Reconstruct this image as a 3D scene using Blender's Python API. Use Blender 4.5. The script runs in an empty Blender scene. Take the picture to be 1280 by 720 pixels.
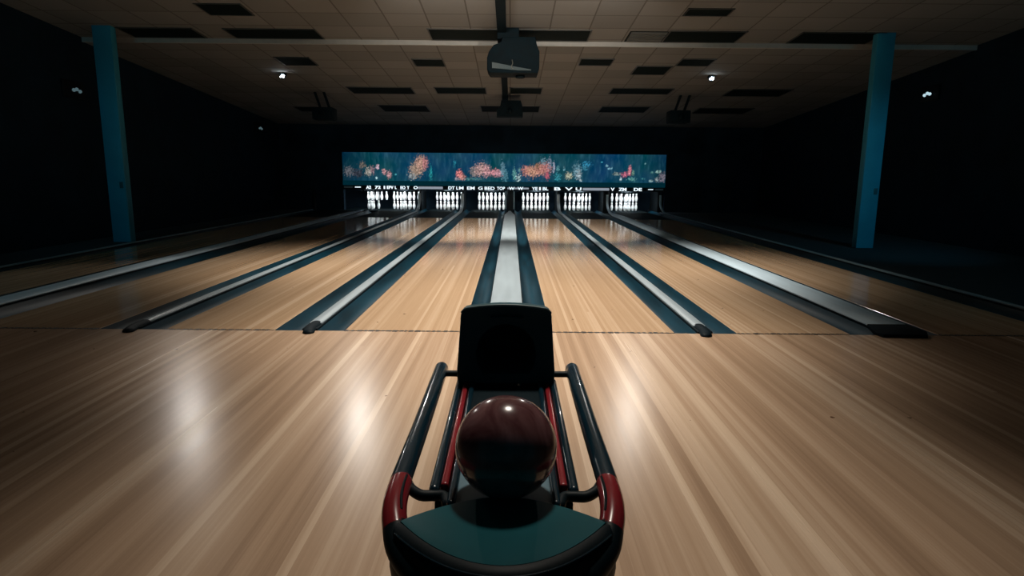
import bpy, bmesh, math, random
from mathutils import Vector, Matrix, noise
random.seed(7)
S = bpy.context.scene
COL = S.collection
PI = math.pi

# ------------------------------------------------------------------ materials
def new_mat(name):
    m = bpy.data.materials.new(name); m.use_nodes = True
    nt = m.node_tree; b = nt.nodes['Principled BSDF']
    return m, nt, b

def plain(name, col, rough=.5, metal=0., var=.12, scale=8., bump=0., coat=0., spec=.5, stretch=(1, 1, 1)):
    """procedural material: slight noise variation of colour and roughness"""
    m, nt, b = new_mat(name)
    tc = nt.nodes.new('ShaderNodeTexCoord'); mp = nt.nodes.new('ShaderNodeMapping')
    mp.inputs['Scale'].default_value = stretch
    nz = nt.nodes.new('ShaderNodeTexNoise'); nz.inputs['Scale'].default_value = scale; nz.inputs['Detail'].default_value = 4
    nt.links.new(tc.outputs['Object'], mp.inputs['Vector']); nt.links.new(mp.outputs[0], nz.inputs['Vector'])
    cr = nt.nodes.new('ShaderNodeValToRGB')
    cr.color_ramp.elements[0].position = .3; cr.color_ramp.elements[1].position = .7
    cr.color_ramp.elements[0].color = tuple(c * (1 - var) for c in col) + (1,)
    cr.color_ramp.elements[1].color = tuple(min(1, c * (1 + var)) for c in col) + (1,)
    nt.links.new(nz.outputs['Fac'], cr.inputs['Fac']); nt.links.new(cr.outputs['Color'], b.inputs['Base Color'])
    mr = nt.nodes.new('ShaderNodeMapRange')
    mr.inputs['To Min'].default_value = max(.02, rough * .85); mr.inputs['To Max'].default_value = min(1, rough * 1.15)
    nt.links.new(nz.outputs['Fac'], mr.inputs['Value']); nt.links.new(mr.outputs[0], b.inputs['Roughness'])
    b.inputs['Metallic'].default_value = metal
    b.inputs['Specular IOR Level'].default_value = spec
    b.inputs['Coat Weight'].default_value = coat; b.inputs['Coat Roughness'].default_value = .05
    if bump:
        bp = nt.nodes.new('ShaderNodeBump'); bp.inputs['Strength'].default_value = bump; bp.inputs['Distance'].default_value = .005
        nt.links.new(nz.outputs['Fac'], bp.inputs['Height']); nt.links.new(bp.outputs[0], b.inputs['Normal'])
    return m

def emit(name, col, strength):
    m, nt, b = new_mat(name)
    b.inputs['Base Color'].default_value = (.004, .008, .01, 1); b.inputs['Specular IOR Level'].default_value = .1
    b.inputs['Emission Color'].default_value = col + (1,)
    nz = nt.nodes.new('ShaderNodeTexNoise'); nz.inputs['Scale'].default_value = 6
    mr = nt.nodes.new('ShaderNodeMapRange'); mr.inputs['To Min'].default_value = strength * .8; mr.inputs['To Max'].default_value = strength * 1.2
    nt.links.new(nz.outputs['Fac'], mr.inputs['Value']); nt.links.new(mr.outputs[0], b.inputs['Emission Strength'])
    return m

def wood(name, dark, mid, light, board, length, rough, seam=.5, streak=1., rvar=.05, spec=.5, bw=.42):
    m, nt, b = new_mat(name); N = nt.nodes; L = nt.links
    def math_(op, a, bb=None):
        n = N.new('ShaderNodeMath'); n.operation = op
        for i, v in enumerate((a, bb)):
            if v is None: continue
            if isinstance(v, (int, float)): n.inputs[i].default_value = v
            else: L.new(v, n.inputs[i])
        return n.outputs[0]
    tc = N.new('ShaderNodeTexCoord'); sp = N.new('ShaderNodeSeparateXYZ'); L.new(tc.outputs['Object'], sp.inputs[0])
    xi = math_('FLOOR', math_('DIVIDE', sp.outputs['X'], board))
    wn = N.new('ShaderNodeTexWhiteNoise'); wn.noise_dimensions = '1D'; L.new(xi, wn.inputs['W'])
    yo = math_('ADD', math_('DIVIDE', sp.outputs['Y'], length), math_('MULTIPLY', wn.outputs['Value'], 9.7))
    yi = math_('FLOOR', yo)
    cb = N.new('ShaderNodeCombineXYZ'); L.new(xi, cb.inputs['X']); L.new(yi, cb.inputs['Y'])
    w2 = N.new('ShaderNodeTexWhiteNoise'); w2.noise_dimensions = '2D'; L.new(cb.outputs[0], w2.inputs['Vector'])
    def stretched(sx, sy, detail, off):
        mp = N.new('ShaderNodeMapping'); mp.inputs['Scale'].default_value = (sx, sy, 1); mp.inputs['Location'].default_value = (off, off * 2, 0)
        L.new(tc.outputs['Object'], mp.inputs['Vector'])
        n = N.new('ShaderNodeTexNoise'); n.inputs['Scale'].default_value = 1; n.inputs['Detail'].default_value = detail; n.inputs['Roughness'].default_value = .6
        L.new(mp.outputs[0], n.inputs['Vector']); return n.outputs['Fac']
    fine = stretched(120, 2.0, 3, 3.1)
    broad = stretched(6.5, .07, 4, 8.3)
    rare = math_('MULTIPLY', math_('GREATER_THAN', w2.outputs['Value'], .93), .09)
    f = math_('ADD', math_('ADD', math_('MULTIPLY', w2.outputs['Value'], bw), rare),
              math_('ADD', math_('MULTIPLY', fine, .20), math_('MULTIPLY', broad, .95 * streak)))
    f = math_('SUBTRACT', f, .5 * (bw + .20 + .95 * streak) - .48)
    cr = N.new('ShaderNodeValToRGB'); e = cr.color_ramp.elements
    e[0].position = .12; e[0].color = dark + (1,); e[1].position = .82; e[1].color = light + (1,)
    x = cr.color_ramp.elements.new(.48); x.color = mid + (1,)
    L.new(f, cr.inputs['Fac'])
    # dark seams between the boards
    fr = math_('FRACT', math_('DIVIDE', sp.outputs['X'], board))
    edge = math_('MINIMUM', fr, math_('SUBTRACT', 1, fr))
    sm = math_('LESS_THAN', edge, .018)
    mx = N.new('ShaderNodeMixRGB'); mx.blend_type = 'MULTIPLY'; mx.inputs['Color2'].default_value = (.45, .38, .33, 1)
    L.new(math_('MULTIPLY', sm, seam), mx.inputs['Fac']); L.new(cr.outputs['Color'], mx.inputs['Color1'])
    # small dark scuffs
    vz = N.new('ShaderNodeTexNoise'); vz.inputs['Scale'].default_value = 11; vz.inputs['Detail'].default_value = 2
    L.new(tc.outputs['Object'], vz.inputs['Vector'])
    sc_ = math_('GREATER_THAN', vz.outputs['Fac'], .765)
    m2 = N.new('ShaderNodeMixRGB'); m2.blend_type = 'MULTIPLY'; m2.inputs['Color2'].default_value = (.3, .22, .18, 1)
    L.new(sc_, m2.inputs['Fac']); L.new(mx.outputs[0], m2.inputs['Color1'])
    L.new(m2.outputs[0], b.inputs['Base Color'])
    mr = N.new('ShaderNodeMapRange'); mr.inputs['To Min'].default_value = rough - rvar; mr.inputs['To Max'].default_value = rough + rvar
    L.new(broad, mr.inputs['Value']); L.new(mr.outputs[0], b.inputs['Roughness'])
    b.inputs['Specular IOR Level'].default_value = spec
    return m

def ceiling_mat():
    m, nt, b = new_mat('ceiling_tiles'); N = nt.nodes; L = nt.links
    tc = N.new('ShaderNodeTexCoord'); sp = N.new('ShaderNodeSeparateXYZ'); L.new(tc.outputs['Object'], sp.inputs[0])
    def mth(op, a, bb=None):
        n = N.new('ShaderNodeMath'); n.operation = op
        for i, v in enumerate((a, bb)):
            if v is None: continue
            if isinstance(v, (int, float)): n.inputs[i].default_value = v
            else: L.new(v, n.inputs[i])
        return n.outputs[0]
    def cell(o, size, off):
        q = mth('DIVIDE', mth('ADD', o, off), size)
        fr = mth('FRACT', q)
        return mth('FLOOR', q), mth('MULTIPLY', mth('MINIMUM', fr, mth('SUBTRACT', 1, fr)), size)
    xi, ex = cell(sp.outputs['X'], .715, .04 + 71.5)
    yi, ey = cell(sp.outputs['Y'], .715, .05)
    ln = mth('LESS_THAN', mth('MINIMUM', ex, ey), .013)
    cb = N.new('ShaderNodeCombineXYZ'); L.new(xi, cb.inputs['X']); L.new(yi, cb.inputs['Y'])
    wn = N.new('ShaderNodeTexWhiteNoise'); wn.noise_dimensions = '2D'; L.new(cb.outputs[0], wn.inputs['Vector'])
    nz = N.new('ShaderNodeTexNoise'); nz.inputs['Scale'].default_value = 60; L.new(tc.outputs['Object'], nz.inputs['Vector'])
    f = mth('ADD', mth('MULTIPLY', wn.outputs['Value'], .75), mth('MULTIPLY', nz.outputs['Fac'], .25))
    cr = N.new('ShaderNodeValToRGB'); cr.color_ramp.elements[0].color = (.165, .163, .155, 1); cr.color_ramp.elements[1].color = (.225, .22, .208, 1)
    L.new(f, cr.inputs['Fac'])
    mx = N.new('ShaderNodeMixRGB'); mx.inputs['Color2'].default_value = (.10, .09, .08, 1)
    L.new(ln, mx.inputs['Fac']); L.new(cr.outputs['Color'], mx.inputs['Color1']); L.new(mx.outputs[0], b.inputs['Base Color'])
    b.inputs['Roughness'].default_value = .9
    return m

M = {}
M['approach'] = wood('approach_maple', (.24, .150, .092), (.42, .288, .19), (.62, .475, .345), .040, 70., .26, seam=.08, streak=1.25, bw=.16)
M['lane'] = wood('lane_maple', (.34, .215, .125), (.47, .325, .205), (.62, .465, .325), .0275, 60.0, .115, seam=.15, streak=.8, rvar=.02, bw=.20, spec=.5)
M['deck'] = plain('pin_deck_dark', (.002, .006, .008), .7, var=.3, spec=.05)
M['ceiling'] = ceiling_mat()
M['beam'] = plain('beam_paint', (.42, .41, .385), .6, var=.06)
M['wall'] = plain('dark_wall_paint', (.007, .018, .030), .8, var=.3, scale=2, spec=.1)
M['carpet'] = plain('dark_blue_carpet', (.010, .022, .034), .95, var=.35, scale=40, bump=.4)
M['blue_pillar'] = plain('blue_pillar_paint', (.02, .26, .40), .6, var=.08, scale=3)
M['gutter'] = plain('gutter_plastic', (.002, .024, .040), .5, var=.45, scale=3, stretch=(3, .3, 1), spec=.2)
M['divider'] = plain('divider_black', (.001, .006, .010), .6, var=.2, spec=.12)
M['cap'] = plain('cap_pale_grey', (.27, .33, .37), .38, var=.08, scale=4, stretch=(3, .3, 1))
M['cap_wide'] = plain('cap_blue_white', (.50, .64, .74), .42, var=.08, scale=4, stretch=(3, .3, 1))
M['cap_dim'] = plain('cap_blue_grey', (.26, .38, .43), .4, var=.15, scale=4)
M['foul'] = plain('foul_line_black', (.016, .012, .010), .5, var=.3)
M['pin'] = plain('pin_white', (.86, .88, .88), .22, var=.03, coat=.3)
M['pin_red'] = plain('pin_neck_stripe', (.42, .36, .38), .3, var=.05)
M['machine'] = plain('machine_dark', (.002, .005, .007), .7, var=.4, spec=.2)
M['ledge'] = plain('ledge_teal', (.015, .075, .105), .5, var=.2, scale=2)
M['ledge_added_glow'] = emit('ledge_added_glow', (.0, .40, .62), .045)  # faint glow added to the ledge, which no lamp reaches
M['troffer'] = plain('unlit_panel', (.004, .009, .009), .8, var=.3, spec=.1)
M['troffer_frame'] = plain('unlit_panel_frame', (.05, .05, .045), .5)
M['vent'] = plain('vent_grey', (.10, .10, .09), .6)
M['projector'] = plain('projector_black', (.002, .008, .012), .75, var=.3, spec=.12)
M['projector_under'] = plain('projector_grey', (.015, .04, .048), .5)
M['chrome'] = plain('chrome', (.6, .62, .64), .12, metal=1, var=.05)
M['ret_black'] = plain('return_black_plastic', (.002, .009, .013), .5, var=.2, spec=.18)
M['hood'] = plain('hood_teal_black', (.014, .062, .078), .5, var=.15, spec=.3)
M['rim_highlight'] = plain('hood_highlight_grey', (.10, .15, .16), .35)  # paler grey painting the highlight along the hood's top edge
M['ret_tube'] = plain('return_tube_blue_black', (.004, .022, .036), .26, var=.2, coat=.3)
M['ret_red'] = plain('return_red', (.27, .018, .026), .25, var=.15, coat=.3)
M['ret_teal'] = plain('return_teal_top', (.0, .088, .108), .42, var=.08, scale=10, spec=.12)
M['track'] = plain('track_blue_grey', (.16, .27, .33), .35, var=.1, scale=20)
M['lamp_white'] = emit('lamp_white', (.85, .95, 1.), 26)
M['lamp_dim'] = emit('lamp_dim', (.45, .75, .85), .13)
M['lamp_mid'] = emit('lamp_mid', (.6, .85, .95), .8)
M['sign_white'] = emit('sign_white', (.80, .93, 1.), 1.25)
M['sign_bar'] = emit('sign_bar', (.62, .70, .82), .42)

def ball_mat():
    m, nt, b = new_mat('ball_maroon'); N = nt.nodes; L = nt.links
    tc = N.new('ShaderNodeTexCoord'); nz = N.new('ShaderNodeTexNoise'); nz.inputs['Scale'].default_value = 9; nz.inputs['Detail'].default_value = 6; nz.inputs['Distortion'].default_value = 1.5
    L.new(tc.outputs['Object'], nz.inputs['Vector'])
    cr = N.new('ShaderNodeValToRGB'); e = cr.color_ramp.elements
    e[0].position = .32; e[0].color = (.10, .030, .035, 1); e[1].position = .72; e[1].color = (.30, .15, .155, 1)
    L.new(nz.outputs['Fac'], cr.inputs['Fac']); L.new(cr.outputs[0], b.inputs['Base Color'])
    b.inputs['Roughness'].default_value = .20; b.inputs['Coat Weight'].default_value = .4; b.inputs['Coat Roughness'].default_value = .10
    return m
M['ball'] = ball_mat()

# ------------------------------------------------------------------ mesh helpers
def link(name, me, parent=None):
    o = bpy.data.objects.new(name, me); COL.objects.link(o)
    if parent: o.parent = parent
    return o

def obj(name, bm, mat, parent=None, smooth=True, origin=None):
    me = bpy.data.meshes.new(name)
    bmesh.ops.recalc_face_normals(bm, faces=bm.faces)
    o_ = Vector(origin) if origin else Vector((0, 0, 0))
    if origin: bmesh.ops.translate(bm, verts=bm.verts, vec=-o_)
    bm.to_mesh(me); bm.free()
    for mm in (mat if isinstance(mat, (list, tuple)) else [mat]): me.materials.append(mm)
    if smooth:
        for p in me.polygons: p.use_smooth = True
        try: me.set_sharp_from_angle(angle=math.radians(38))
        except Exception: pass
    o = link(name, me, parent)
    if origin: o.location = o_ - (parent.location if parent else Vector((0, 0, 0)))
    elif parent: o.location = -parent.location
    return o

def tag(o, label=None, cat=None, group=None, kind=None):
    if label: o['label'] = label
    if cat: o['category'] = cat
    if group: o['group'] = group
    if kind: o['kind'] = kind
    return o

def empty(name, loc, label, cat, group=None):
    e = bpy.data.objects.new(name, None); COL.objects.link(e); e.location = loc; e.empty_display_size = .1
    return tag(e, label, cat, group)

def box(bm, x0, x1, y0, y1, z0, z1, bev=0., seg=2):
    r = bmesh.ops.create_cube(bm, size=1)
    vs = r['verts']
    for v in vs:
        v.co = Vector(((x0 + x1) / 2 + v.co.x * (x1 - x0), (y0 + y1) / 2 + v.co.y * (y1 - y0), (z0 + z1) / 2 + v.co.z * (z1 - z0)))
    if bev:
        es = list({e for v in vs for e in v.link_edges})
        bmesh.ops.bevel(bm, geom=es, offset=bev, segments=seg, profile=.5, affect='EDGES')
    return bm

def B(*a, **k):
    return box(bmesh.new(), *a, **k)

def catmull(pts, n=8):
    P_ = [Vector(p) for p in pts]; out = []
    for i in range(len(P_) - 1):
        p0 = P_[max(0, i - 1)]; p1 = P_[i]; p2 = P_[i + 1]; p3 = P_[min(len(P_) - 1, i + 2)]
        for k in range(n):
            t = k / n
            out.append(.5 * ((2 * p1) + (p2 - p0) * t + (2 * p0 - 5 * p1 + 4 * p2 - p3) * t * t + (3 * p1 - p0 - 3 * p2 + p3) * t ** 3))
    out.append(P_[-1]); return out

def tube(bm, pts, r, seg=20, smooth=0, cap=True):
    """swept tube with domed ends; r a number or function of 0..1"""
    pts = catmull(pts, smooth) if smooth else [Vector(p) for p in pts]
    n = len(pts); rf = r if callable(r) else (lambda t: r)
    tang = [(pts[min(i + 1, n - 1)] - pts[max(i - 1, 0)]).normalized() for i in range(n)]
    up = Vector((0, 0, 1)) if abs(tang[0].z) < .9 else Vector((0, 1, 0))
    rings = []
    stations = []
    if cap:
        for a in (80, 55, 28): stations.append((pts[0] - tang[0] * rf(0) * math.sin(math.radians(a)), tang[0], rf(0) * math.cos(math.radians(a))))
    for i in range(n): stations.append((pts[i], tang[i], rf(i / max(1, n - 1))))
    if cap:
        for a in (28, 55, 80): stations.append((pts[-1] + tang[-1] * rf(1) * math.sin(math.radians(a)), tang[-1], rf(1) * math.cos(math.radians(a))))
    for c, t, rr in stations:
        s = t.cross(up).normalized(); u = s.cross(t).normalized(); up = u
        rings.append([bm.verts.new(c + (s * math.cos(2 * PI * k / seg) + u * math.sin(2 * PI * k / seg)) * rr) for k in range(seg)])
    for a, b_ in zip(rings, rings[1:]):
        for k in range(seg): bm.faces.new((a[k], a[(k + 1) % seg], b_[(k + 1) % seg], b_[k]))
    bm.faces.new(rings[0]); bm.faces.new(rings[-1])
    return bm

def T(*a, **k): return tube(bmesh.new(), *a, **k)

def lathe(bm, prof, seg=20, c=(0, 0, 0), mats=None):
    rings = []
    for r, z in prof:
        rings.append([bm.verts.new((c[0] + r * math.cos(2 * PI * k / seg), c[1] + r * math.sin(2 * PI * k / seg), c[2] + z)) for k in range(seg)])
    for j, (a, b_) in enumerate(zip(rings, rings[1:])):
        for k in range(seg):
            f = bm.faces.new((a[k], a[(k + 1) % seg], b_[(k + 1) % seg], b_[k]))
            if mats: f.material_index = mats[j]
    bm.faces.new(rings[0]); bm.faces.new(rings[-1])
    return bm

def prism(bm, poly, axis, a, b_, bev=0.):
    """extrude polygon (2-D points) along axis from a to b_; axis 'x': (y,z) points, 'y': (x,z), 'z': (x,y)"""
    def pt(p, t):
        return {'x': (t, p[0], p[1]), 'y': (p[0], t, p[1]), 'z': (p[0], p[1], t)}[axis]
    A = [bm.verts.new(pt(p, a)) for p in poly]; C_ = [bm.verts.new(pt(p, b_)) for p in poly]
    n = len(poly)
    fs = [bm.faces.new(A), bm.faces.new(C_)]
    for k in range(n): fs.append(bm.faces.new((A[k], A[(k + 1) % n], C_[(k + 1) % n], C_[k])))
    if bev:
        es = [e for e in fs[0].edges] + [e for e in fs[1].edges]
        bmesh.ops.bevel(bm, geom=es, offset=bev, segments=2, profile=.5, affect='EDGES')
    return bm

def extrude_profile(bm, stations):
    """stations: list of lists of 3-D points (open strips), joined"""
    rows = [[bm.verts.new(p) for p in s] for s in stations]
    for a, b_ in zip(rows, rows[1:]):
        for k in range(len(a) - 1): bm.faces.new((a[k], a[k + 1], b_[k + 1], b_[k]))
    return rows

# ------------------------------------------------------------------ sizes
FOUL = 5.44          # foul line
WOOD_END = 19.5      # lane boards end, dark pin deck starts
DECK_END = 24.75
FACE = 23.40         # face of the mask above the pins
SL = .074            # the ceiling falls towards the pins
def zc(y): return (3.87 + SL * (13 - y)) if y < 13 else (3.79 - SL * (y - 13))
XL, XR = -8.3, 8.0

# ------------------------------------------------------------------ setting
tag(obj('floor', B(XL, XR + 1, -2.5, FOUL - .02, -.2, 0), M['approach'], smooth=False), 'pale maple approach floor before the lanes', kind='structure')
tag(obj('floor', B(5.43, XR + 1, FOUL - .02, 25.5, -.2, -.005), M['carpet'], smooth=False), 'dark blue floor right of the lanes', kind='structure')
tag(obj('floor', B(XL, -7.16, FOUL - .02, 25.5, -.2, -.005), M['carpet'], smooth=False), 'dark floor left of the lanes', kind='structure')
tag(obj('floor', B(-7.16, 5.43, FOUL - .02, 25.5, -.3, -.16), M['divider'], smooth=False), 'dark sub floor below the gutters', kind='structure')
tag(obj('wall_left', B(XL - .2, XL, -2.5, 25.7, -.2, 5.2), M['wall'], smooth=False), kind='structure')
tag(obj('wall_right', B(XR + 1, XR + 1.2, -2.5, 25.7, -.2, 5.2), M['wall'], smooth=False), kind='structure')
tag(obj('wall_back', B(XL, XR + 1, 25.5, 25.7, -.2, 3.4), M['wall'], smooth=False), kind='structure')
# bulkhead above the mask
tag(obj('wall_front', B(XL, XR + 1, FACE, FACE + .25, 2.056, 3.3), M['wall'], smooth=False), kind='structure')
tag(obj('wall_front', B(XL, -6.07, FACE, FACE + .25, -.02, 2.05), M['wall'], smooth=False), kind='structure')
tag(obj('wall_front', B(5.56, XR + 1, FACE, FACE + .25, -.02, 2.05), M['wall'], smooth=False), kind='structure')
# ceiling: near slab and far slab (a step lower), joined by the face of the beam
bm = prism(bmesh.new(), [(-2.5, zc(-2.5)), (13, 3.87), (13, 4.07), (-2.5, zc(-2.5) + .2)], 'x', XL, XR + 1)
tag(obj('ceiling', bm, M['ceiling'], smooth=False), 'near slope of tiled ceiling', kind='structure')
bm = prism(bmesh.new(), [(13.02, 3.79), (25.5, zc(25.5)), (25.5, zc(25.5) + .2), (13.02, 3.99)], 'x', XL, XR + 1)
tag(obj('ceiling', bm, M['ceiling'], smooth=False), 'far slope of tiled ceiling', kind='structure')
tag(obj('trim', B(XL, XR + 1, 12.97, 13.02, 3.785, 3.875), M['beam'], smooth=False), 'pale beam edge across the ceiling', kind='structure').name = 'trim_1'

# foul line joint: short irregular dark dashes
bm = bmesh.new()
DIV = [  # key, lane edge left, cap left, cap right, lane edge right
    ('Y', -7.14, -7.13, -7.05, -6.86),
    ('Z', -5.62, -5.42, -5.13, -4.72),
    ('A', -3.59, -3.34, -3.25, -3.01),
    ('B', -2.06, -1.805, -1.695, -1.445),
    ('C', -.41, -.205, .125, .365),
    ('D', 1.444, 1.655, 1.765, 1.995),
    ('E', 2.985, 3.29, 3.64, 3.77),
    ('F', 4.95, 5.34, 5.42, 5.43)]
for (a, b_) in zip(DIV, DIV[1:]):
    x = a[4]; x1 = b_[1]
    while x < x1:
        w = random.uniform(.02, .05)
        if x + w > x1: break
        h = random.uniform(.030, .052)
        box(bm, x, x + w, FOUL - .010 - h / 2, FOUL - .010 + h / 2, -.004, .0012)
        x += w + random.uniform(.006, .03)
    box(bm, a[4], b_[1], FOUL - .014, FOUL - .006, -.004, .0008)
tag(obj('trim_2', bm, M['foul'], smooth=False), 'thin broken dark foul line joint', kind='structure')

# pillars
def pillar(x, y, w, label):
    e = empty('pillar', (x, y, 0), label, 'pillar')
    obj('shaft', B(x - w / 2, x + w / 2, y, y + .17, 0.0, zc(y) + .03, bev=.012), M['blue_pillar'], e)
    obj('outlet_cover', B(x + .06, x + .13, y - .008, y + .002, 1.02, 1.14, bev=.003), M['ledge'], e)
    return e
pillar(-7.44, 12.2, .34, 'dim blue square pillar left of the lanes')
pillar(6.80, 12.2, .33, 'bright blue square pillar right of the lanes')

# ------------------------------------------------------------------ lanes
lane_names = ['dim far left lane beside the dark side wall', 'second lane from the left, dimly lit', 'third lane from the left, between narrow dividers',
              'lane just left of the central ball return', 'lane just right of the central ball return', 'third lane from the right, before the wide grey capping',
              'far right lane beside the dark blue floor']
# lane labels are fixed to positions from left to right
lane_labels = ['dim brown wooden bowling lane along the dark left edge of the hall',
               'brown wooden bowling lane, second from the left',
               'wooden bowling lane third from the left, between two narrow grey cappings',
               'bright maple bowling lane directly left of the middle capping',
               'bright maple bowling lane directly right of the middle capping',
               'maple bowling lane between the narrow capping and the broad right capping',
               'dim wooden bowling lane at the far right below the blue pillar']
LANES = []
for i, (a, b_) in enumerate(zip(DIV, DIV[1:])):
    x0, x1 = a[4], b_[1]; xc = (x0 + x1) / 2
    LANES.append((x0, x1, xc))
    e = empty('bowling_lane', (xc, FOUL, 0), lane_labels[i], 'bowling lane', 'bowling lanes side by side')
    obj('lane_boards', B(x0, x1, FOUL, WOOD_END, -.16, 0, bev=.003, seg=1), M['lane'], e, smooth=False)
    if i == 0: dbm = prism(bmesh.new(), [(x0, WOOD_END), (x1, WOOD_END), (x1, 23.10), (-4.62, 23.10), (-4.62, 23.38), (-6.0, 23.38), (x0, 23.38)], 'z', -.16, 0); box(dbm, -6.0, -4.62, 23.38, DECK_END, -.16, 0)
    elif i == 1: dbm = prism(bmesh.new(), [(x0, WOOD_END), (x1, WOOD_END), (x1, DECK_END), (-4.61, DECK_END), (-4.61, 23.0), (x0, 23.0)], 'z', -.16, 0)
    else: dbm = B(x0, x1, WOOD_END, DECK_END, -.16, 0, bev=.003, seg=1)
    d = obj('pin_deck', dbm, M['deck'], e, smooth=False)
    d['label'] = 'dark pin deck at the far end'

def gutter_bm(x0, x1, y0, y1):
    bm = bmesh.new(); w = x1 - x0; dep = min(.085, w * .42); n = 14
    prof = []
    prof.append((x0, -.16)); prof.append((x0, -.004))
    for k in range(n + 1):
        t = k / n; prof.append((x0 + .006 + (w - .012) * t, -.012 - dep * math.sin(PI * t) ** .75))
    prof.append((x1, -.004)); prof.append((x1, -.16))
    return prism(bm, prof, 'y', y0, y1)

cap_labels = {'Y': 'thin grey edge capping at the dark far left of the lanes', 'Z': 'blue grey divider capping between the two leftmost lanes',
              'A': 'narrow grey capped gutter divider, second from the left with a rounded nose', 'B': 'narrow pale capped gutter divider left of the central ball return',
              'C': 'broad pale middle capping running from the ball return hood to the pins', 'D': 'narrow pale capped gutter divider right of the central ball return',
              'E': 'broad pale capped gutter divider on the right with a squared black nose', 'F': 'thin grey edge capping beside the dark blue floor on the right'}
for key, l, c0, c1, r in DIV:
    cx = (c0 + c1) / 2; w = c1 - c0; GE = 23.09 if key in 'YZ' else DECK_END - .2
    e = empty('gutter_divider', (cx, FOUL, 0), cap_labels[key], 'gutter divider', 'gutter dividers between the lanes')
    if c0 - l > .05: obj('gutter', gutter_bm(l, c0 - .012, FOUL, GE), M['gutter'], e)
    if r - c1 > .05: obj('gutter', gutter_bm(c1 + .012, r, FOUL, GE), M['gutter'], e)
    narrow = w < .2
    # curb below the cap
    obj('curb', B(c0 - .012, c1 + .012, FOUL - .01, 22.3, -.16, .016, bev=.006), M['divider'], e)
    # cap with far end sweeping up in front of the pin deck
    y0 = 5.60 if key in 'ABCDE' else FOUL
    ys = [y0, y0 + .02] + [y0 + (22.2 - y0) * k / 12 for k in range(1, 13)]
    path = [(y, .030) for y in ys]
    if key in 'ABDEF':
        for k in range(1, 11):
            a = PI / 2 * k / 10
            path.append((22.2 + .95 * math.sin(a), .030 + .36 * (1 - math.cos(a))))
        path += [(23.17, .50), (23.18, .62)]
    else: path += [(22.9, .03)]
    bm = bmesh.new(); st = []
    for j, (y, z) in enumerate(path):
        p = path[max(0, j - 1)]; q = path[min(len(path) - 1, j + 1)]
        ty, tz = q[0] - p[0], q[1] - p[1]; ln = math.hypot(ty, tz); ny, nz_ = -tz / ln, ty / ln
        hw = w / 2 * (1. if j else .85)
        if y > 21.0: hw = min(hw, .165 - .125 * min(1, (y - 21.0) / 1.6)) if not narrow else hw
        th = .016
        prof = [(-hw, -th), (-hw, -.004), (-hw + .006, 0), (hw - .006, 0), (hw, -.004), (hw, -th)]
        st.append([(cx + px, y + ny * pz, z + nz_ * pz) for px, pz in prof])
    rows = extrude_profile(bm, st)
    for rw in rows: pass
    for a_, b2 in zip(rows, rows[1:]): bm.faces.new((a_[0], b2[0], b2[-1], a_[-1]))
    bm.faces.new(rows[0]); bm.faces.new(list(reversed(rows[-1])))
    obj('cap', bm, M['cap_dim'] if key in 'YF' else M['cap_wide'] if key in 'EZ' else M['cap'], e)
    if key in 'ABD':
        bm = T([(cx, 5.62, .006), (cx, 5.45, .006), (cx + (.02 if cx < 0 else -.02), 5.335, .002)], lambda t: .055 - .006 * t, seg=20, smooth=5)
        for v in bm.verts: v.co.z = max(.0005, v.co.z * .62 + .004)
        obj('nose', bm, M['divider'], e)
    elif key == 'E':
        poly = [(c0 - .015, 5.70), (c1 + .015, 5.70), (c1 + .02, 5.44), (c1 - .06, 5.30), (c0 - .08, 5.32), (c0 - .10, 5.42)]
        obj('nose', prism(bmesh.new(), poly, 'z', .0005, .034, bev=.008), M['divider'], e)
    elif key == 'C':
        obj('nose', B(c0 - .01, c1 + .01, 5.36, 5.66, .0005, .036, bev=.012), M['divider'], e)
    # dark kickback partition standing on the far end between two racks
    if key not in 'YZ':
        pw = (.04 if narrow else .11)
        obj('kickback', B(cx - pw, cx + pw, 23.46, DECK_END, -.1, .73, bev=.02), M['machine'], e)
        if key == 'C':
            for s in (-1, 1): obj('guide_post', T([(cx + s * .15, 23.0, .1), (cx + s * .15, 23.05, .70)], .014, seg=8), M['cap_dim'], e)
    if key == 'Y': obj('kickback', B(c0, c1, 23.19, 23.29, -.1, .73, bev=.01), M['machine'], e)

# ------------------------------------------------------------------ pins
PIN = [(.024, 0), (.030, .004), (.036, .03), (.0475, .075), (.0555, .115), (.053, .15), (.045, .185), (.036, .215), (.031, .238), (.030, .252), (.031, .262), (.0330, .278), (.0350, .296), (.0340, .312), (.029, .328), (.019, .338), (.004, .341)]
bm = lathe(bmesh.new(), PIN, seg=14, mats=[1 if j == 8 else 0 for j in range(len(PIN) - 1)])
for v in bm.verts: v.co.z *= .315 / .341; v.co.x *= 1.02; v.co.y *= 1.02
pin_me = None
spots = []
for row in range(4):
    for k in range(row + 1):
        spots.append(((k - row / 2) * .3048, row * .155, row, k))
row_words = {(0, 0): 'front head pin', (1, 0): 'second row left pin', (1, 1): 'second row right pin',
             (2, 0): 'third row left pin', (2, 1): 'third row middle pin', (2, 2): 'third row right pin',
             (3, 0): 'back row far left pin', (3, 1): 'back row inner left pin', (3, 2): 'back row inner right pin', (3, 3): 'back row far right pin'}
rack_words = ['first rack from the left', 'second rack from the left', 'third rack from the left', 'rack just left of centre',
              'rack just right of centre', 'second rack from the right', 'rack at the far right']
proto = obj('bowling_pin', bm, [M['pin'], M['pin_red']])
first = True
RACKX = [-5.05, -3.98, -2.23, -.72, .89, 2.52, 4.23]
RACKX = [l[2] for l in LANES]
RACKX = [-5.12, -3.92, -2.31, -.73, .92, 2.50, 4.25]
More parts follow.
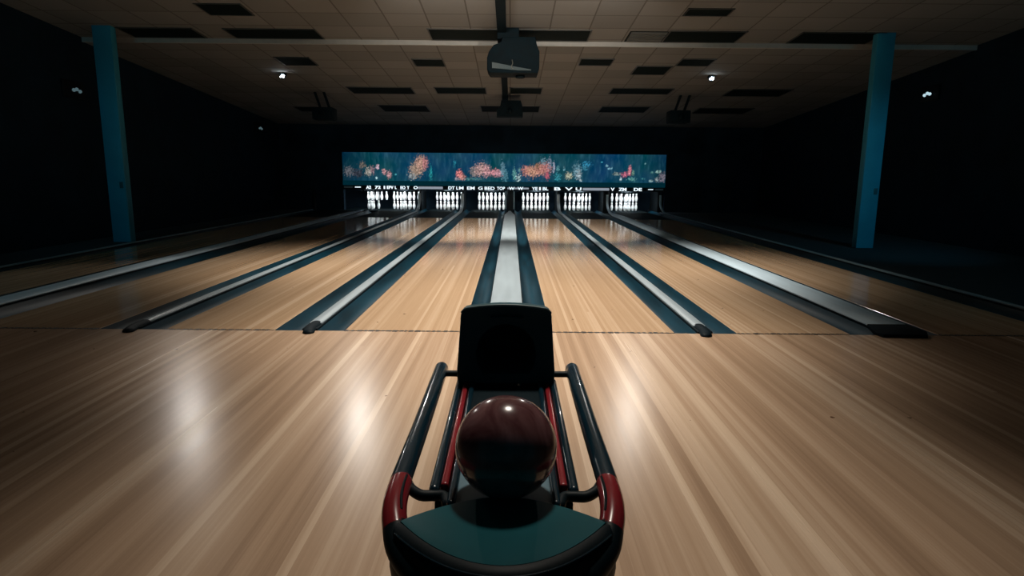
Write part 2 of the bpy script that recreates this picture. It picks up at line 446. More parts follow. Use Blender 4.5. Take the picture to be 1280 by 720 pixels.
for i, rx in enumerate(RACKX):
    for level in (0, 1):
        for dx, dy, row, k in spots:
            if i == 0 and ((row, k) in ((3, 0), (2, 0)) or level == 0 and (row, k) in ((2, 2), (3, 3), (1, 1))): continue
            o = proto if first else proto.copy()
            if not first: COL.objects.link(o)
            first = False
            o.location = (rx + dx, 23.72 + dy, 0.0005 if level == 0 else .335)
            o.rotation_euler = (0, 0, random.uniform(0, 6))
            tag(o, 'white %s %s the %s' % (row_words[(row, k)], 'standing in' if level == 0 else 'held above', rack_words[i]), 'bowling pin',
                'pins standing on the decks' if level == 0 else 'pins held in the machines above the decks')

# pinsetters: a table with ten cups that hold the upper pins
for i, rx in enumerate(RACKX):
    e = empty('pinsetter', (rx, 24.1, .66), 'dark pinsetter machine above the %s' % rack_words[i], 'pinsetter', 'pinsetters behind the mask')
    bm = prism(bmesh.new(), [(rx - .48, 24.50), (rx + .48, 24.50), (rx + .48, 24.1), (rx + .12, 23.62), (rx - .12, 23.62), (rx - .48, 24.1)], 'z', .70, .735)
    obj('table', bm, M['machine'], e, smooth=False)
    for dx, dy, row, k in spots:
        bm = lathe(bmesh.new(), [(.036, 0), (.040, 0), (.042, .06), (.036, .065)], seg=12, c=(rx + dx, 23.72 + dy, .645))
        obj('pin_cup', bm, M['machine'], e)

# ------------------------------------------------------------------ mural mask above the pins
e = empty('mural_screen', (-.24, FACE, 1.05), 'long glowing underwater coral reef mural above the pins', 'mural')
MX0, MX1, MZ0, MZ1 = -6.06, 5.56, 1.05, 2.05
NX, NZ = 560, 48
def px2(px, py): return (MX0 + (px - 428) / 404 * (MX1 - MX0), MZ1 - (py - 191) / 35 * (MZ1 - MZ0))
# coral and fish: centre and half size in mural units, colour, strength, raggedness
BL = [
    (436, 215, 6, 6, (.34, .25, .27), .75, 1), (447, 217, 7, 5, (.16, .10, .13), .9, .6), (453, 207, 4, 4, (.42, .27, .22), .7, 1), (460, 215, 3.6, 5, (.62, .52, .47), .9, 1.2), (465, 213, 2.6, 5, (.62, .38, .42), .8, 1),
    (471.8, 209, 2.2, 3.4, (.78, .58, .66), 1, .3), (480, 215, 3, 3.6, (.78, .44, .46), .95, .6), (486, 218.5, 3.2, 4.6, (.72, .42, .44), .9, .8), (470, 222.5, 1.3, 1.6, (.7, .9, .95), 1, 0),
    (494, 218, 1.4, 1.4, (.25, .55, .62), .8, 0), (520, 212, 8.5, 9, (.62, .42, .34), .95, .6), (526, 204, 7.5, 9.5, (.72, .44, .36), .95, .6), (531, 204, 3.5, 8, (.74, .34, .36), .7, .5), (515, 220, 5, 4.5, (.55, .5, .5), .7, .8),
    (538, 216, 2, 8.5, (.12, .46, .50), .8, .8), (568, 204, 1.6, 5, (.12, .36, .46), .6, 1), (574, 217, 4.4, 5.5, (.85, .34, .34), 1, .5), (578, 221, 4.5, 3.6, (.82, .42, .38), .9, .4), (571, 223, 3, 2, (.6, .5, .56), .8, .4),
    (593, 214, 6.5, 6.5, (.50, .36, .34), .8, 1), (601, 211, 8, 8, (.72, .46, .44), .95, .9), (608, 213, 5, 7, (.80, .46, .48), .85, .8), (618, 215, 6.5, 4.6, (.80, .40, .44), .95, .9), (623, 216, 5, 4, (.8, .46, .52), .8, .7),
    (628, 212, 2.6, 10, (.36, .46, .55), .75, 1), (632, 218, 3, 7, (.28, .42, .50), .6, .8), (590, 223, 14, 1.6, (.25, .38, .40), .6, .6), (643, 217, 2.6, 7, (.32, .52, .50), .8, 1.3), (648, 221, 3, 4.6, (.62, .70, .70), .9, 1.2), (649, 211, 1.2, 3, (.4, .6, .6), .7, 1),
    (658, 212, 6.5, 6, (.72, .34, .30), .95, 1), (666, 213, 8, 7, (.76, .44, .33), .95, .9), (676, 210, 8, 7.5, (.72, .36, .30), .95, .9), (683, 209, 6, 7, (.72, .34, .33), .9, 1), (671, 206, 3, 4, (.36, .20, .10), .5, 1), (684, 218, 2.6, 5, (.70, .20, .26), .85, .8), (679, 200, 4, 4, (.34, .42, .50), .7, 1.3),
    (687, 203, 2, 7, (.46, .44, .55), .7, 1.5), (692, 208, 1.6, 6, (.66, .62, .74), .85, 1.3), (697, 209, 1.4, 4, (.36, .58, .62), .7, 1), (697, 220, 4, 5, (.16, .42, .50), .75, .8), (705, 209, 1.4, 3, (.36, .52, .60), .8, .6),
    (711, 218, 4.6, 4.4, (.66, .62, .50), .95, .6), (721, 212, 5, 8.5, (.36, .46, .54), .8, 1), (723, 216, 3.4, 5.5, (.60, .62, .66), .8, .9), (726, 223.5, 2, 1.6, (.7, .8, .85), .9, 0), (733, 203, 5, 3.4, (.16, .42, .62), .75, 1.2), (731, 208, 3.4, 3, (.2, .42, .55), .6, 1),
    (751.5, 200.6, 1.6, .9, (.22, .55, .70), .9, 0), (758, 205.5, 1.8, 1.6, (.45, .66, .76), .95, .4), (762, 208.5, 3, 1.5, (.42, .6, .70), .8, .4), (771, 215, 5, 2.2, (.44, .42, .40), .85, .8), (781, 216, 4.6, 3.4, (.76, .26, .36), .9, .8), (787, 211, 2.4, 6.6, (.82, .34, .40), .95, .5),
    (776, 221.5, 1.4, 2.4, (.7, .8, .85), .9, .2), (790, 221.5, 5, 2.2, (.32, .52, .50), .75, .9), (791, 214, 1.6, 3.4, (.42, .52, .42), .8, 1), (806, 202, .9, .9, (.5, .75, .8), .9, 0), (804, 221, 2.2, 1.4, (.2, .4, .45), .7, .5),
    (815, 213, 2, 1.4, (.3, .46, .44), .8, .3), (822.5, 211.8, 3, 1.8, (.5, .62, .58), .85, .5), (814, 223.4, 2.8, 1.6, (.5, .6, .62), .85, .4), (821, 222, 2.4, 2.6, (.52, .5, .52), .8, .8), (828, 219, 4.5, 6, (.40, .28, .33), .8, .8)]
bm = bmesh.new(); lay = bm.loops.layers.float_color.new('reef')
grid = [[bm.verts.new((MX0 + (MX1 - MX0) * i / NX, FACE - .055, MZ0 + (MZ1 - MZ0) * j / NZ)) for i in range(NX + 1)] for j in range(NZ + 1)]
def nzv(x, y, s, o=0): return noise.fractal(Vector((x * s + o, y * s + o * 1.7, o)), 1.0, 2.0, 4)
def reef(px, py):
    n1 = nzv(px, py, .022, 3); n2 = nzv(px, py * .55, .09, 11); n3 = nzv(px, py, .25, 20)
    t = (py - 191) / 35
    r, g, b_ = .006 + .012 * n2, 0.066 + .012 * n1 + .022 * n2, .118 + .03 * n2 - .035 * n1
    st2 = max(0, nzv(px * 1.0, py * .25, .35, 31)) * .07; g += st2 * .8; b_ += st2; r += st2 * .25
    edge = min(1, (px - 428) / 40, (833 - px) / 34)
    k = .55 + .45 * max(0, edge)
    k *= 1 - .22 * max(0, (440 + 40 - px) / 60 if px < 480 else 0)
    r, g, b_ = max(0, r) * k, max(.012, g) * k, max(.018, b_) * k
    for cx_, cy_, rx_, ry_, c, st_, rag in BL:
        dx, dy = (px - cx_) / rx_, (py - cy_) / ry_
        if abs(dx) > 1.9 or abs(dy) > 1.9: continue
        d = math.hypot(dx, dy) + (.25 + rag) * .75 * nzv(px, py, .55, cx_) + rag * .1 * n3
        a = max(0., min(1., (1.12 - d) / .42)) * st_
        a *= a > 0
        sh = max(.25, 1.05 + 1.5 * nzv(px, py, .5, cx_ + 5))
        q = .62
        r = r * (1 - a) + c[0] ** 1.7 * sh * .95 * a; g = g * (1 - a) + c[1] ** 1.3 * sh * .92 * a; b_ = b_ * (1 - a) + c[2] ** 1.3 * sh * .92 * a
    return (max(0, r), max(0, g), max(0, b_), 1)
for j in range(NZ):
    for i in range(NX):
        f = bm.faces.new((grid[j][i], grid[j][i + 1], grid[j + 1][i + 1], grid[j + 1][i]))
        for l in f.loops:
            x, z = l.vert.co.x, l.vert.co.z
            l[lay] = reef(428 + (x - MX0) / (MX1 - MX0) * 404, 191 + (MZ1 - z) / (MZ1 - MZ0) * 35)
m, nt, b = new_mat('reef_mural')
at = nt.nodes.new('ShaderNodeVertexColor'); at.layer_name = 'reef'
b.inputs['Base Color'].default_value = (.004, .008, .01, 1); b.inputs['Roughness'].default_value = .8; b.inputs['Specular IOR Level'].default_value = .1
nt.links.new(at.outputs['Color'], b.inputs['Emission Color']); b.inputs['Emission Strength'].default_value = .72
M['mural'] = m
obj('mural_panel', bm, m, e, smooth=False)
obj('backing', B(MX0 - .0, MX1 + .0, FACE - .05, FACE + .06, .90, MZ1), M['machine'], e, smooth=False)
obj('lower_ledge', B(MX0, MX1, FACE - .10, FACE + .02, .885, MZ0 - .003, bev=.012), M['ledge_added_glow'], e)

# illuminated sign bar with broken white lettering under the mural
sg = empty('sign_bar', (-.24, FACE, .74), 'long lit sign bar of white letters under the coral mural', 'sign')
obj('sign_backing', B(MX0, MX1, FACE - .05, FACE + .03, .735, .882, bev=.006), M['machine'], sg)
for a_, b_ in ((522, 553), (729, 762)):
    x0, _ = px2(a_, 0); x1, _ = px2(b_, 0)
    obj('light_panel', B(x0, x1, FACE - .085, FACE - .045, .765, .855, bev=.012), M['sign_bar'], sg)
for a_, b_ in ((429, 440), (634, 661), (820, 830)):
    x0, _ = px2(a_, 0); x1, _ = px2(b_, 0)
    o = obj('light_panel', B(x0, x1, FACE - .08, FACE - .045, .785, .845, bev=.012), M['sign_bar'] if a_ == 634 else M['cap_dim'], sg)
WORDS = [(443, 450, '-'), (457, 463, 'A2'), (468, 475, '72'), (479, 480.6, 'I'), (483, 491, 'EPV'), (493, 495, 'L'), (500, 506, 'EO'), (508, 511, 'Y'), (516.5, 521.5, 'O'),
         (560, 568, 'DT'), (570, 572.6, 'L'), (573.5, 579, 'M'), (583.5, 593, 'EM'), (597.5, 603, 'G'), (605.5, 618, 'BED'), (621, 631, 'TOP'), (636, 643, 'W'), (647, 654, 'W'), (665, 672, 'YE'), (674, 676, 'I'), (678.5, 685.5, 'BL'),
         (693, 701, 'B'), (706.5, 716, 'V'), (720, 727, 'U'), (764, 768.5, 'V'), (774, 783.5, 'ZM'), (793, 803, 'DE'), (811, 817, '=')]
for a_, b_, txt in WORDS:
    cu = bpy.data.curves.new('lettering', 'FONT'); cu.body = txt; cu.size = 1; cu.extrude = .02; cu.offset = .02
    to = bpy.data.objects.new('lettering', cu); COL.objects.link(to)
    bpy.context.view_layer.update()
    dg = bpy.context.evaluated_depsgraph_get()
    me = bpy.data.meshes.new_from_object(to.evaluated_get(dg))
    xs = [v.co.x for v in me.vertices]; ys = [v.co.y for v in me.vertices]
    x0, _ = px2(a_, 0); x1, _ = px2(b_, 0)
    zl, zh = (.80, .83) if txt in '-=' else (.758, .868)
    for v in me.vertices:
        u = (v.co.x - min(xs)) / max(1e-6, max(xs) - min(xs)); w = (v.co.y - min(ys)) / max(1e-6, max(ys) - min(ys))
        v.co = Vector((x0 + (x1 - x0) * u, FACE - .092 + (-.01 if v.co.z > 0 else .04), zl + (zh - zl) * w))
    lb = bmesh.new(); lb.from_mesh(me); o = obj('lettering', lb, M['sign_white'], sg, smooth=False)
    bpy.data.objects.remove(to); bpy.data.curves.remove(cu); bpy.data.meshes.remove(me)

# ------------------------------------------------------------------ ceiling panels
def tilt(bm, yc):
    """tilt a shape built level at z=0 to lie against the sloping ceiling at depth yc"""
    for v in bm.verts: v.co.z = v.co.z + zc(min(max(v.co.y, 0), 99))
    return bm
TR = [(-7.25, -5.85, 12.3, 12.93, 'front row, beside the left pillar'), (-5.30, -3.60, 12.3, 12.93, 'front row, second from the left'), (-1.55, 1.45, 12.2, 12.93, 'long one in the front row behind the projector'),
      (2.86, 4.28, 12.2, 12.93, 'front row, right of the projector'), (5.27, 6.80, 12.2, 12.93, 'front row, beside the right pillar'),
      (-5.16, -4.39, 10.95, 11.55, 'nearest the camera at the upper left'), (2.85, 3.61, 10.97, 11.35, 'nearest the camera at the upper right'),
      (-5.0, -4.25, 14.0, 14.7, 'small, behind the beam at the left'), (3.52, 4.25, 13.85, 14.45, 'small, behind the beam at the far right'), (-2.12, -1.45, 14.05, 14.7, 'small, behind the beam left of the projector'),
      (1.42, 2.14, 13.9, 14.5, 'small, behind the beam right of the projector'), (2.71, 3.50, 14.5, 15.3, 'small, one step beyond its right neighbour'),
      (-4.25, -2.57, 16.95, 17.8, 'middle row, left'), (-2.0, -.66, 16.9, 17.7, 'middle row, left of the centre rail'), (-.06, .79, 16.85, 17.65, 'middle row, right of the centre rail'),
      (2.55, 4.13, 16.8, 17.55, 'middle row, right'), (5.6, 7.15, 16.8, 17.7, 'middle row, far right'),
      (-6.6, -5.85, 19.9, 20.7, 'back row, far left'), (-3.97, -2.52, 19.5, 20.6, 'back row, left'), (-.94, .85, 19.45, 20.5, 'back row, centre'), (2.65, 4.1, 19.4, 20.4, 'back row, right'), (5.55, 7.2, 19.5, 20.5, 'back row, far right')]
for x0, x1, y0, y1, w in TR:
    xc, yc = (x0 + x1) / 2, (y0 + y1) / 2
    e = empty('ceiling_panel', (xc, yc, zc(yc)), 'dark unlit rectangular ceiling panel, ' + w, 'ceiling panel', 'dark panels in the tiled ceiling')
    bm = bmesh.new(); t = .025
    for q in ((x0, x1, y0, y0 + t), (x0, x1, y1 - t, y1), (x0, x0 + t, y0 + t, y1 - t), (x1 - t, x1, y0 + t, y1 - t)):
        box(bm, *q, -.014, .004)
    obj('frame', tilt(bm, yc), M['troffer_frame'], e, smooth=False)
    bm = bmesh.new(); box(bm, x0 + t, x1 - t, y0 + t, y1 - t, -.006, .004)
    obj('diffuser', tilt(bm, yc), M['troffer'], e, smooth=False)
# grey vent beside the front right panel
e = empty('ceiling_vent', (2.5, 12.6, zc(12.6)), 'small grey slatted ceiling vent right of the projector', 'vent')
bm = bmesh.new()
for k in range(7): box(bm, 2.18, 2.84, 12.3 + k * .09, 12.34 + k * .09, -.02, .004)
obj('slats', tilt(bm, 12.6), M['vent'], e, smooth=False)
bm = bmesh.new(); box(bm, 2.15, 2.87, 12.26, 12.92, -.006, .004)
obj('backing', tilt(bm, 12.6), M['troffer'], e, smooth=False)

# ------------------------------------------------------------------ centre rail and projectors
e = empty('ceiling_rail', (-.19, 14, zc(14)), 'long black rail along the middle of the ceiling', 'rail')
bm = bmesh.new()
prism(bm, [(9.0, zc(9.0)), (12.96, zc(12.96)), (12.96, zc(12.96) - .09), (9.0, zc(9.0) - .09)], 'x', -.27, -.11)
obj('rail_near', bm, M['projector'], e, smooth=False)
bm = prism(bmesh.new(), [(13.03, zc(13.03)), (19.2, zc(19.2)), (19.2, zc(19.2) - .07), (13.03, zc(13.03) - .07)], 'x', -.25, -.11)
obj('rail_far', bm, M['projector'], e, smooth=False)

e = empty('projector', (0, 12.3, 3.1), 'large black projector hanging under the middle of the ceiling', 'projector')
X = .02
poly = [(-.46, 3.62), (-.46, 3.72)]
body = [(-.40, 3.14), (.46, 3.14), (.49, 3.22), (.49, 3.52), (.44, 3.58), (.42, 3.76), (-.18, 3.76), (-.18, 3.66), (-.33, 3.62), (-.42, 3.50), (-.45, 3.40), (-.45, 3.20)]
obj('body', prism(bmesh.new(), body, 'y', 12.0, 12.6, bev=.015), M['projector'], e)
obj('under_panel', prism(bmesh.new(), [(-.36, 3.22), (.12, 3.18), (.34, 3.18), (.34, 3.20), (.12, 3.235), (-.36, 3.32)], 'y', 11.975, 12.01), M['projector_under'], e, smooth=False)
obj('mount', B(-.27, .12, 12.1, 12.5, 3.74, zc(12.3) + .01, bev=.01), M['projector'], e)
obj('lens', lathe(bmesh.new(), [(.07, 0), (.085, .01), (.085, .05), (.06, .055)], seg=20, c=(.15, 12.3, 3.09)), M['projector'], e)
obj('cable', T([(.0, 11.99, 3.36), (.01, 11.97, 3.30), (-.01, 11.97, 3.24), (.03, 11.985, 3.20)], .008, seg=8, smooth=4), M['vent'], e)

e = empty('projector', (-.06, 17.9, 2.85), 'small dark projector far back below the centre rail', 'projector')
obj('body', prism(bmesh.new(), [(-.40, 2.86), (.30, 2.86), (.30, 3.08), (.24, 3.28), (-.28, 3.28), (-.30, 3.12), (-.40, 3.05)], 'y', 17.7, 18.2, bev=.012), M['projector'], e)
obj('mount', B(-.26, -.10, 17.85, 18.0, 3.26, zc(17.9) + .01), M['projector'], e)
obj('lens', T([(-.05, 17.62, 3.0), (-.05, 17.72, 3.0)], .07, seg=14), M['projector'], e)

def side_projector(x, y, lean, label):
    e = empty('projector', (x, y, 2.75), label, 'projector')
    obj('body', B(x - .27, x + .27, y - .25, y + .25, 2.72, 3.04, bev=.03), M['projector'], e)
    for s in (-.10, .14): obj('strut', T([(x + s, y, 3.02), (x + s + lean, y, zc(y) + .01)], .035, seg=10, cap=False), M['projector'], e)
    obj('lens', T([(x, y - .33, 2.88), (x, y - .24, 2.88)], .07, seg=14), M['projector'], e)
side_projector(4.48, 17.7, .14, 'dark projector on two struts under the right of the ceiling')
side_projector(-5.02, 17.7, -.14, 'dark projector on two struts under the left of the ceiling')

# small bright ceiling spotlights
def spot_fixture(x, y, label):
    z = zc(y)
    e = empty('spotlight', (x, y, z - .02), label, 'spotlight')
    obj('housing', T([(x, y + .05, z - .03), (x, y - .05, z - .075)], .065, seg=16, cap=False), M['projector'], e)
    obj('stem', B(x - .02, x + .02, y + .02, y + .06, z - .06, z + .01), M['projector'], e)
    bm = bmesh.new()
    for dx, dz in ((0, .022), (-.034, -.012), (.026, -.018), (.036, .018)):
        bmesh.ops.create_icosphere(bm, subdivisions=2, radius=.017, matrix=Matrix.Translation((x + dx, y - .066, z - .085 + dz)))
    obj('bulb_cluster', bm, M['lamp_white'], e)
spot_fixture(-5.31, 15.46, 'tiny bright white ceiling spotlight on the left')
spot_fixture(4.58, 15.32, 'tiny bright white ceiling spotlight on the right')
def wall_lamp(x, y, z, mat, label, s):
    e = empty('wall_lamp', (x, y, z), label, 'wall lamp')
    obj('back_plate', B(min(x, x + s * .04), max(x, x + s * .04), y - .3, y + .3, z - .16, z + .16, bev=.01), M['machine'], e)
    bm = bmesh.new()
    for dy, dz in ((0, 0), (.09, -.03), (-.08, -.02)):
        bmesh.ops.create_icosphere(bm, subdivisions=2, radius=.034, matrix=Matrix.Translation((x + s * .09, y + dy, z + dz)))
    obj('bulb_cluster', bm, mat, e)
    obj('bracket', B(min(x, x + s * .08), max(x, x + s * .08), y - .1, y + .1, z - .05, z + .03), M['machine'], e)
wall_lamp(-8.3, 12.53, 2.85, M['lamp_dim'], 'faint lamp on the dark left wall beside the blue pillar', 1)
wall_lamp(-8.3, 21.5, 2.75, M['lamp_dim'], 'faint distant lamp on the far left wall', 1)
wall_lamp(XR + 1, 14.2, 3.12, M['lamp_mid'], 'faint lamp on the dark right wall beyond the blue pillar', -1)

# ------------------------------------------------------------------ ball return
cx = -.010
R = empty('ball_return', (cx, 1.6, 0), 'black ball return with red elbows, teal front top and two side rails', 'ball return')
TZ = .70
def side(s, f): return (cx + s * f[0], f[1], f[2])
# pedestal
obj('pedestal', B(cx - .105, cx + .105, 1.14, 2.30, .0, .655, bev=.03, seg=3), M['ret_black'], R)
obj('foot_plate', B(cx - .125, cx + .125, 1.12, 2.34, .0, .03, bev=.008), M['ret_tube'], R)
# track floor, slightly dished
bm = bmesh.new(); st = []
for k in range(20):
    y = 1.16 + k * (2.35 - 1.16) / 19
    st.append([(cx + .108 * u, y, .687 + .006 * u * u) for u in [q / 6 for q in range(-6, 7)]])
rows = extrude_profile(bm, st)
r = bmesh.ops.extrude_face_region(bm, geom=bm.faces[:])
bmesh.ops.translate(bm, verts=[v for v in r['geom'] if isinstance(v, bmesh.types.BMVert)], vec=(0, 0, -.03))
obj('track', bm, M['track'], R)
for s in (-1, 1):
    # outer grab rails
    obj('side_rail', T([side(s, (.226, 2.13, TZ)), side(s, (.226, 1.9, TZ)), side(s, (.226, 1.6, TZ)), side(s, (.228, 1.305, TZ))], .0235, seg=28), M['ret_tube'], R)
    obj('rail_bracket', T([side(s, (.215, 2.075, .70)), side(s, (.15, 2.075, .70))], .0105, seg=14, cap=False), M['ret_black'], R)
    o = obj('elbow', T([side(s, (.226, 1.300, .700)), side(s, (.226, 1.262, .699)), side(s, (.2245, 1.222, .695)), side(s, (.220, 1.185, .688)), side(s, (.211, 1.150, .678))],
                       lambda t: .0248 + .001 * t, seg=28, smooth=7), M['ret_red'], R)
    o['label'] = 'glossy red elbow'
    obj('pinstripe', T([side(s, (.213, 1.298, .7185)), side(s, (.213, 1.258, .7185)), side(s, (.2105, 1.215, .7145)), side(s, (.205, 1.180, .7065))], .0035, seg=8, smooth=5), M['ret_black'], R)
    obj('bumper_end', T([side(s, (.2120, 1.157, .679)), side(s, (.2000, 1.118, .668)), side(s, (.180, 1.085, .658)), side(s, (.150, 1.05, .650))], lambda t: .0262 + .003 * t, seg=28, smooth=6), M['ret_black'], R)
    # curved strut from grab rail to inner rail
    obj('curved_strut', T([side(s, (.218, 1.325, .692)), side(s, (.203, 1.292, .690)), side(s, (.178, 1.272, .686)), side(s, (.150, 1.275, .684)), side(s, (.128, 1.270, .684)), side(s, (.118, 1.238, .684))], .0120, seg=14, smooth=6), M['ret_black'], R)
    # inner rails
    obj('inner_rail', T([side(s, (.153, 2.02, .690)), side(s, (.152, 1.29, .690))], .0115, seg=18), M['ret_tube'], R)
    o = obj('red_rail', B(*sorted((cx + s * .122, cx + s * .139)), 1.295, 2.03, .668, .702, bev=.006, seg=3), M['ret_red'], R)
    o['label'] = 'red inner rail'
    obj('track_edge', T([side(s, (.110, 2.02, .696)), side(s, (.109, 1.22, .696))], .0095, seg=14), M['ret_tube'], R)
    obj('side_panel', B(*sorted((cx + s * .106, cx + s * .150)), 1.27, 2.05, .60, .672, bev=.006), M['ret_black'], R)

obj('track_dark_sheet', B(cx - .104, cx + .104, 1.42, 2.02, .680, .6955, bev=.004), M['ret_black'], R)  # black sheet added over the rear track to darken it under the hood
# hood with round ball exit
YF = 1.985
def rounded_outline():
    pts = [(-.155, .655)]
    pts += [(-.158, .70), (-.1585, .74), (-.154, .80), (-.149, .87), (-.146, .91)]
    for a in range(0, 91, 15):   # top left corner
        t = math.radians(a); pts.append((-.146 + .028 * (1 - math.cos(t)), .915 + .030 * math.sin(t)))
    for q in range(1, 8):
        x = -.118 + .236 * q / 8; pts.append((x, .945 + .010 * (1 - (x / .118) ** 2)))
    left = pts[:]
    mir = [(-x, z) for x, z in reversed(left) if abs(x) > .117]
    return left + mir
out = rounded_outline(); n = len(out)
bm = bmesh.new()
hc = (0., .792); hr = .099
def ringv(pts, y): return [bm.verts.new((cx - .002 + p[0], y, p[1])) for p in pts]
def bridge(a, b_):
    for k in range(len(a)): bm.faces.new((a[k], a[(k + 1) % n], b_[(k + 1) % n], b_[k]))
def hole(rad, zoff=0): 
    ps = []
    for x, z in out:
        a = math.atan2(z - hc[1], x); ps.append((rad * math.cos(a), hc[1] + zoff + rad * 1.02 * math.sin(a)))
    return ps
def shr(k, dz=0): return [(x * k, .655 + (z - .655) * k + dz) for x, z in out]
o0 = ringv(shr(.985, .003), YF); o1 = ringv(out, YF + .008)
h0 = ringv(hole(hr), YF + .012); h1 = ringv(hole(hr * .93), YF + .03); h2 = ringv(hole(hr * .86, -.01), YF + .30)
mid = ringv([(x * .88, hc[1] + (z - hc[1]) * .88) for x, z in out], YF + .004)
bridge(o1, o0); bridge(o0, mid); bridge(mid, h0); bridge(h0, h1); bridge(h1, h2); bm.faces.new(h2)
s1 = ringv(shr(1.0, 0), YF + .05)
def taper(kx, kz): return [(x * kx, .655 + (z - .655) * kz) for x, z in out]
s2 = ringv(taper(.98, .90), YF + .20); s3 = ringv(taper(.93, .72), YF + .38); s4 = ringv(taper(.85, .5), YF + .50)
bridge(s1, o1); bridge(s2, s1); bridge(s3, s2); bridge(s4, s3); bm.faces.new(s4)
obj('hood', bm, M['hood'], R)
# hood rim line in a painted highlight colour, grip recess mark and pedestal below the hood
obj('hood_highlight', T([(cx - .002 + x, YF + .004, z + .001) for x, z in out[8:n - 8]], .0030, seg=8), M['rim_highlight'], R)
obj('hood_ridge', T([(cx - .05, YF + .001, .915), (cx, YF - .001, .918), (cx + .05, YF + .001, .915)], .004, seg=8, smooth=4), M['ret_tube'], R)
obj('hood_base', B(cx - .13, cx + .13, 2.0, 2.40, .0, .66, bev=.02), M['ret_black'], R)
o = obj('latch', lathe(bmesh.new(), [(.004, 0), (.009, .002), (.009, .010), (.004, .014)], seg=10, c=(cx + .040, 1.955, .694)), M['chrome'], R)
o['label'] = 'small chrome latch'

# front bumper: crescent lofted round the teal top
def inner(t): return Vector((cx + .200 * t, .999 + .141 * t * t, 0))
def nrm(t):
    v = Vector((1.41 * t * .8, -1, 0)); return v.normalized()
sec = [(-.012, .672), (-.002, .700), (.003, .7045), (.014, .7035), (.022, .699), (.026, .696), (.032, .682), (.036, .660), (.037, .630), (.030, .585), (.012, .54), (-.010, .53)]
bm = bmesh.new(); st = []
NT = 40
for k in range(NT + 1):
    t = -1 + 2 * k / NT; p = inner(t); nn = nrm(t); e_ = min(1, (1 - abs(t)) * 9 + .45); e_ = e_ ** .5
    st.append([(p.x + nn.x * d * (e_ if d > 0 else 1), p.y + nn.y * d * (e_ if d > 0 else 1), .64 + (z - .64) * (.86 + .14 * e_)) for d, z in sec])
rows = extrude_profile(bm, st)
for a_, b2 in zip(rows, rows[1:]): bm.faces.new((a_[0], b2[0], b2[-1], a_[-1]))
bm.faces.new(rows[0]); bm.faces.new(list(reversed(rows[-1])))
obj('front_bumper', bm, M['ret_black'], R)
bm = T([(inner(t).x + nrm(t).x * .0255, inner(t).y + nrm(t).y * .0255, .6975) for t in [-.93 + 1.86 * q / 30 for q in range(31)]], .0022, seg=8)
obj('bumper_bead', bm, M['ret_tube'], R)
# teal lens shaped top
bm = bmesh.new()
lo = []; up = []
for k in range(37):
    t = -1 + 2 * k / 36
    p = inner(t); lo.append((p.x, p.y)); up.append((cx + .200 * t, 1.236 - .096 * abs(t) ** 1.75))
poly = lo + list(reversed(up[1:-1]))
prism(bm, poly, 'z', .684, .7035, bev=.0025)
o = obj('front_top', bm, M['ret_teal'], R); o['label'] = 'teal lens shaped front top'
# underside bowl that carries bumper and top
bm = bmesh.new()
rings = []
for kz, z in ((.97, .686), (.95, .62), (.85, .50), (.65, .40), (.5, .3)):
    rings.append([bm.verts.new((cx + (x - cx) * kz, 1.10 + (y - 1.10) * kz, z)) for x, y in poly])
for a_, b2 in zip(rings, rings[1:]):
    for k in range(len(a_)): bm.faces.new((a_[k], a_[(k + 1) % len(a_)], b2[(k + 1) % len(a_)], b2[k]))
bm.faces.new(rings[0]); bm.faces.new(rings[-1])
obj('front_bowl', bm, M['ret_black'], R)
obj('front_leg', B(cx - .09, cx + .09, 1.05, 1.2, .0, .42, bev=.02), M['ret_black'], R)

# the ball
bm = bmesh.new(); bmesh.ops.create_uvsphere(bm, u_segments=64, v_segments=40, radius=.108)
o = obj('bowling_ball', bm, M['ball']); o.location = (-.006, 1.277, .6885 + .108)
o.rotation_euler = (.4, .7, .2)
tag(o, 'glossy dark maroon bowling ball resting on the ball return track', 'bowling ball')

# ------------------------------------------------------------------ lights
def spot(name, loc, target, energy, size, blend, col, radius=.08):
    l = bpy.data.lights.new(name, 'SPOT'); l.energy = energy; l.spot_size = math.radians(size); l.spot_blend = blend; l.color = col; l.shadow_soft_size = radius
    o = bpy.data.objects.new(name, l); COL.objects.link(o); o.location = loc
    o.rotation_euler = (Vector(target) - Vector(loc)).to_track_quat('-Z', 'Y').to_euler()
    return o
WARM = (1., .905, .79)
spot('approach_downlight', (.0, 6.2, 4.2), (.0, 6.0, 0), 1420, 84, .9, WARM, .22)
spot('near_downlight', (.20, 3.0, 4.4), (.15, 2.7, 0), 480, 62, .95, WARM, .20)
for q in (-1, 1):
    spot('lane_downlight', (q * 2.0, 9.6, 4.0), (q * 1.9, 9.7, 0), 1250, 92, 1., WARM, .12)
    spot('lane_downlight', (q * 2.2, 10.1, 4.0), (q * .8, 15.6, 0), 4000, 50, 1., WARM, .12)
    spot('ceiling_fill', (q * 1.2 + .15, 8.6, 3.62), (q * .8, 14.5, 3.95), 215, 80, 1., WARM, .10)  # added unseen fill lamps that brighten the ceiling centre and beam
    spot('side_teal_fill', (q * 7.0, 2.0, 3.0), (q * 5.2, 15, 3.7), 130, 100, 1., (.05, .62, .75), .10)  # added unseen teal fill for the ceiling sides and walls
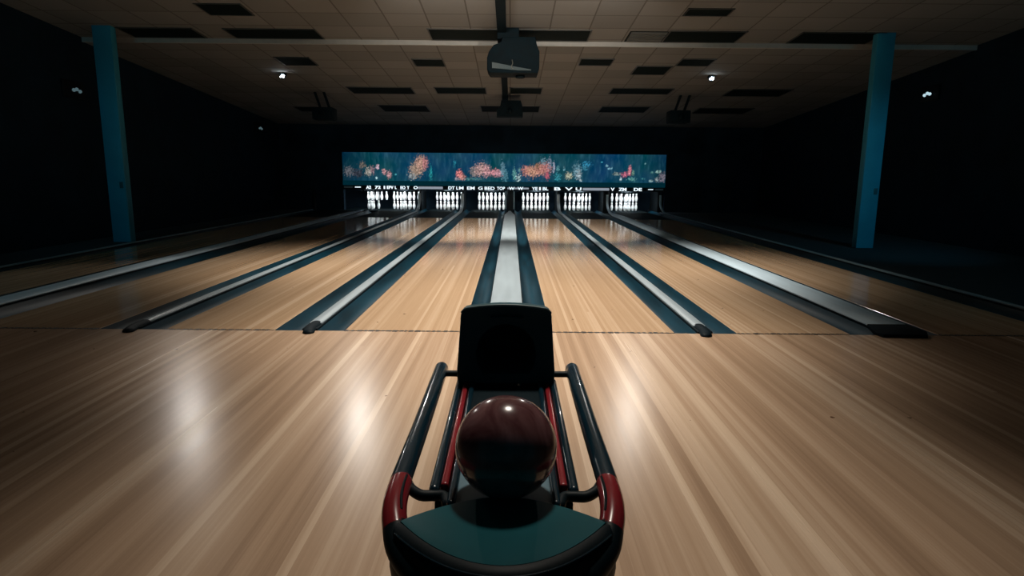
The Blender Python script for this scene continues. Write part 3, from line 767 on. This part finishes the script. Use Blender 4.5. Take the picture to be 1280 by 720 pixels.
for x, y, en in ((-6.5, 12.4, 100), (-3.05, 12.4, 140), (2.55, 12.9, 115)):
    spot('ceiling_downlight', (x, y, zc(y) - .06), (x * .55, 5.2, 0), en, 62, .45, (1., .95, .88), .09)
spot('pillar_fill', (7.0, 7.2, 3.9), (6.80, 12.2, .5), 140, 50, 1., (.10, .76, 1.), .05)  # both pillar lamps are unseen extras, added to brighten the blue
spot('pillar_fill', (-7.6, 7.2, 3.9), (-7.44, 12.2, .8), 28, 54, 1., (.08, .78, 1.), .05)
for i, rx in enumerate(RACKX):
    l = bpy.data.lights.new('pin_light', 'AREA'); l.shape = 'RECTANGLE'; l.size = 1.0; l.size_y = .05; l.energy = 24 if i else 12; l.color = (.88, .96, 1.)
    o = bpy.data.objects.new('pin_light', l); COL.objects.link(o); o.location = (rx, 23.50, .80)
    o.rotation_euler = (Vector((rx, 24.0, .25)) - o.location).to_track_quat('-Z', 'Y').to_euler()

w = bpy.data.worlds.new('World'); S.world = w; w.use_nodes = True
bg = w.node_tree.nodes['Background']; bg.inputs['Color'].default_value = (.0, .45, .62, 1); bg.inputs['Strength'].default_value = .028

# ------------------------------------------------------------------ camera
cam = bpy.data.cameras.new('camera'); co = bpy.data.objects.new('camera', cam); COL.objects.link(co); S.camera = co
cam.sensor_width = 36; cam.lens = 798 / 1280 * 36; cam.clip_start = .05
pit = math.atan(144 / 798); rol = math.radians(.49); yaw = math.radians(.16)
fw = Vector((math.sin(yaw) * math.cos(pit), math.cos(yaw) * math.cos(pit), -math.sin(pit)))
r0 = Vector((math.cos(yaw), -math.sin(yaw), 0)); u0 = r0.cross(fw)
rt = r0 * math.cos(rol) + u0 * math.sin(rol); up_ = u0 * math.cos(rol) - r0 * math.sin(rol)
mt = Matrix((rt, up_, -fw)).transposed().to_4x4(); mt.translation = (0, 0, 1.37)
co.matrix_world = mt

S.view_settings.view_transform = 'Standard'; S.view_settings.look = 'None'; S.view_settings.exposure = 0; S.view_settings.gamma = 1
S.view_settings.use_curve_mapping = False
S.cycles.use_denoising = True
S.cycles.max_bounces = 8; S.cycles.sample_clamp_indirect = 6
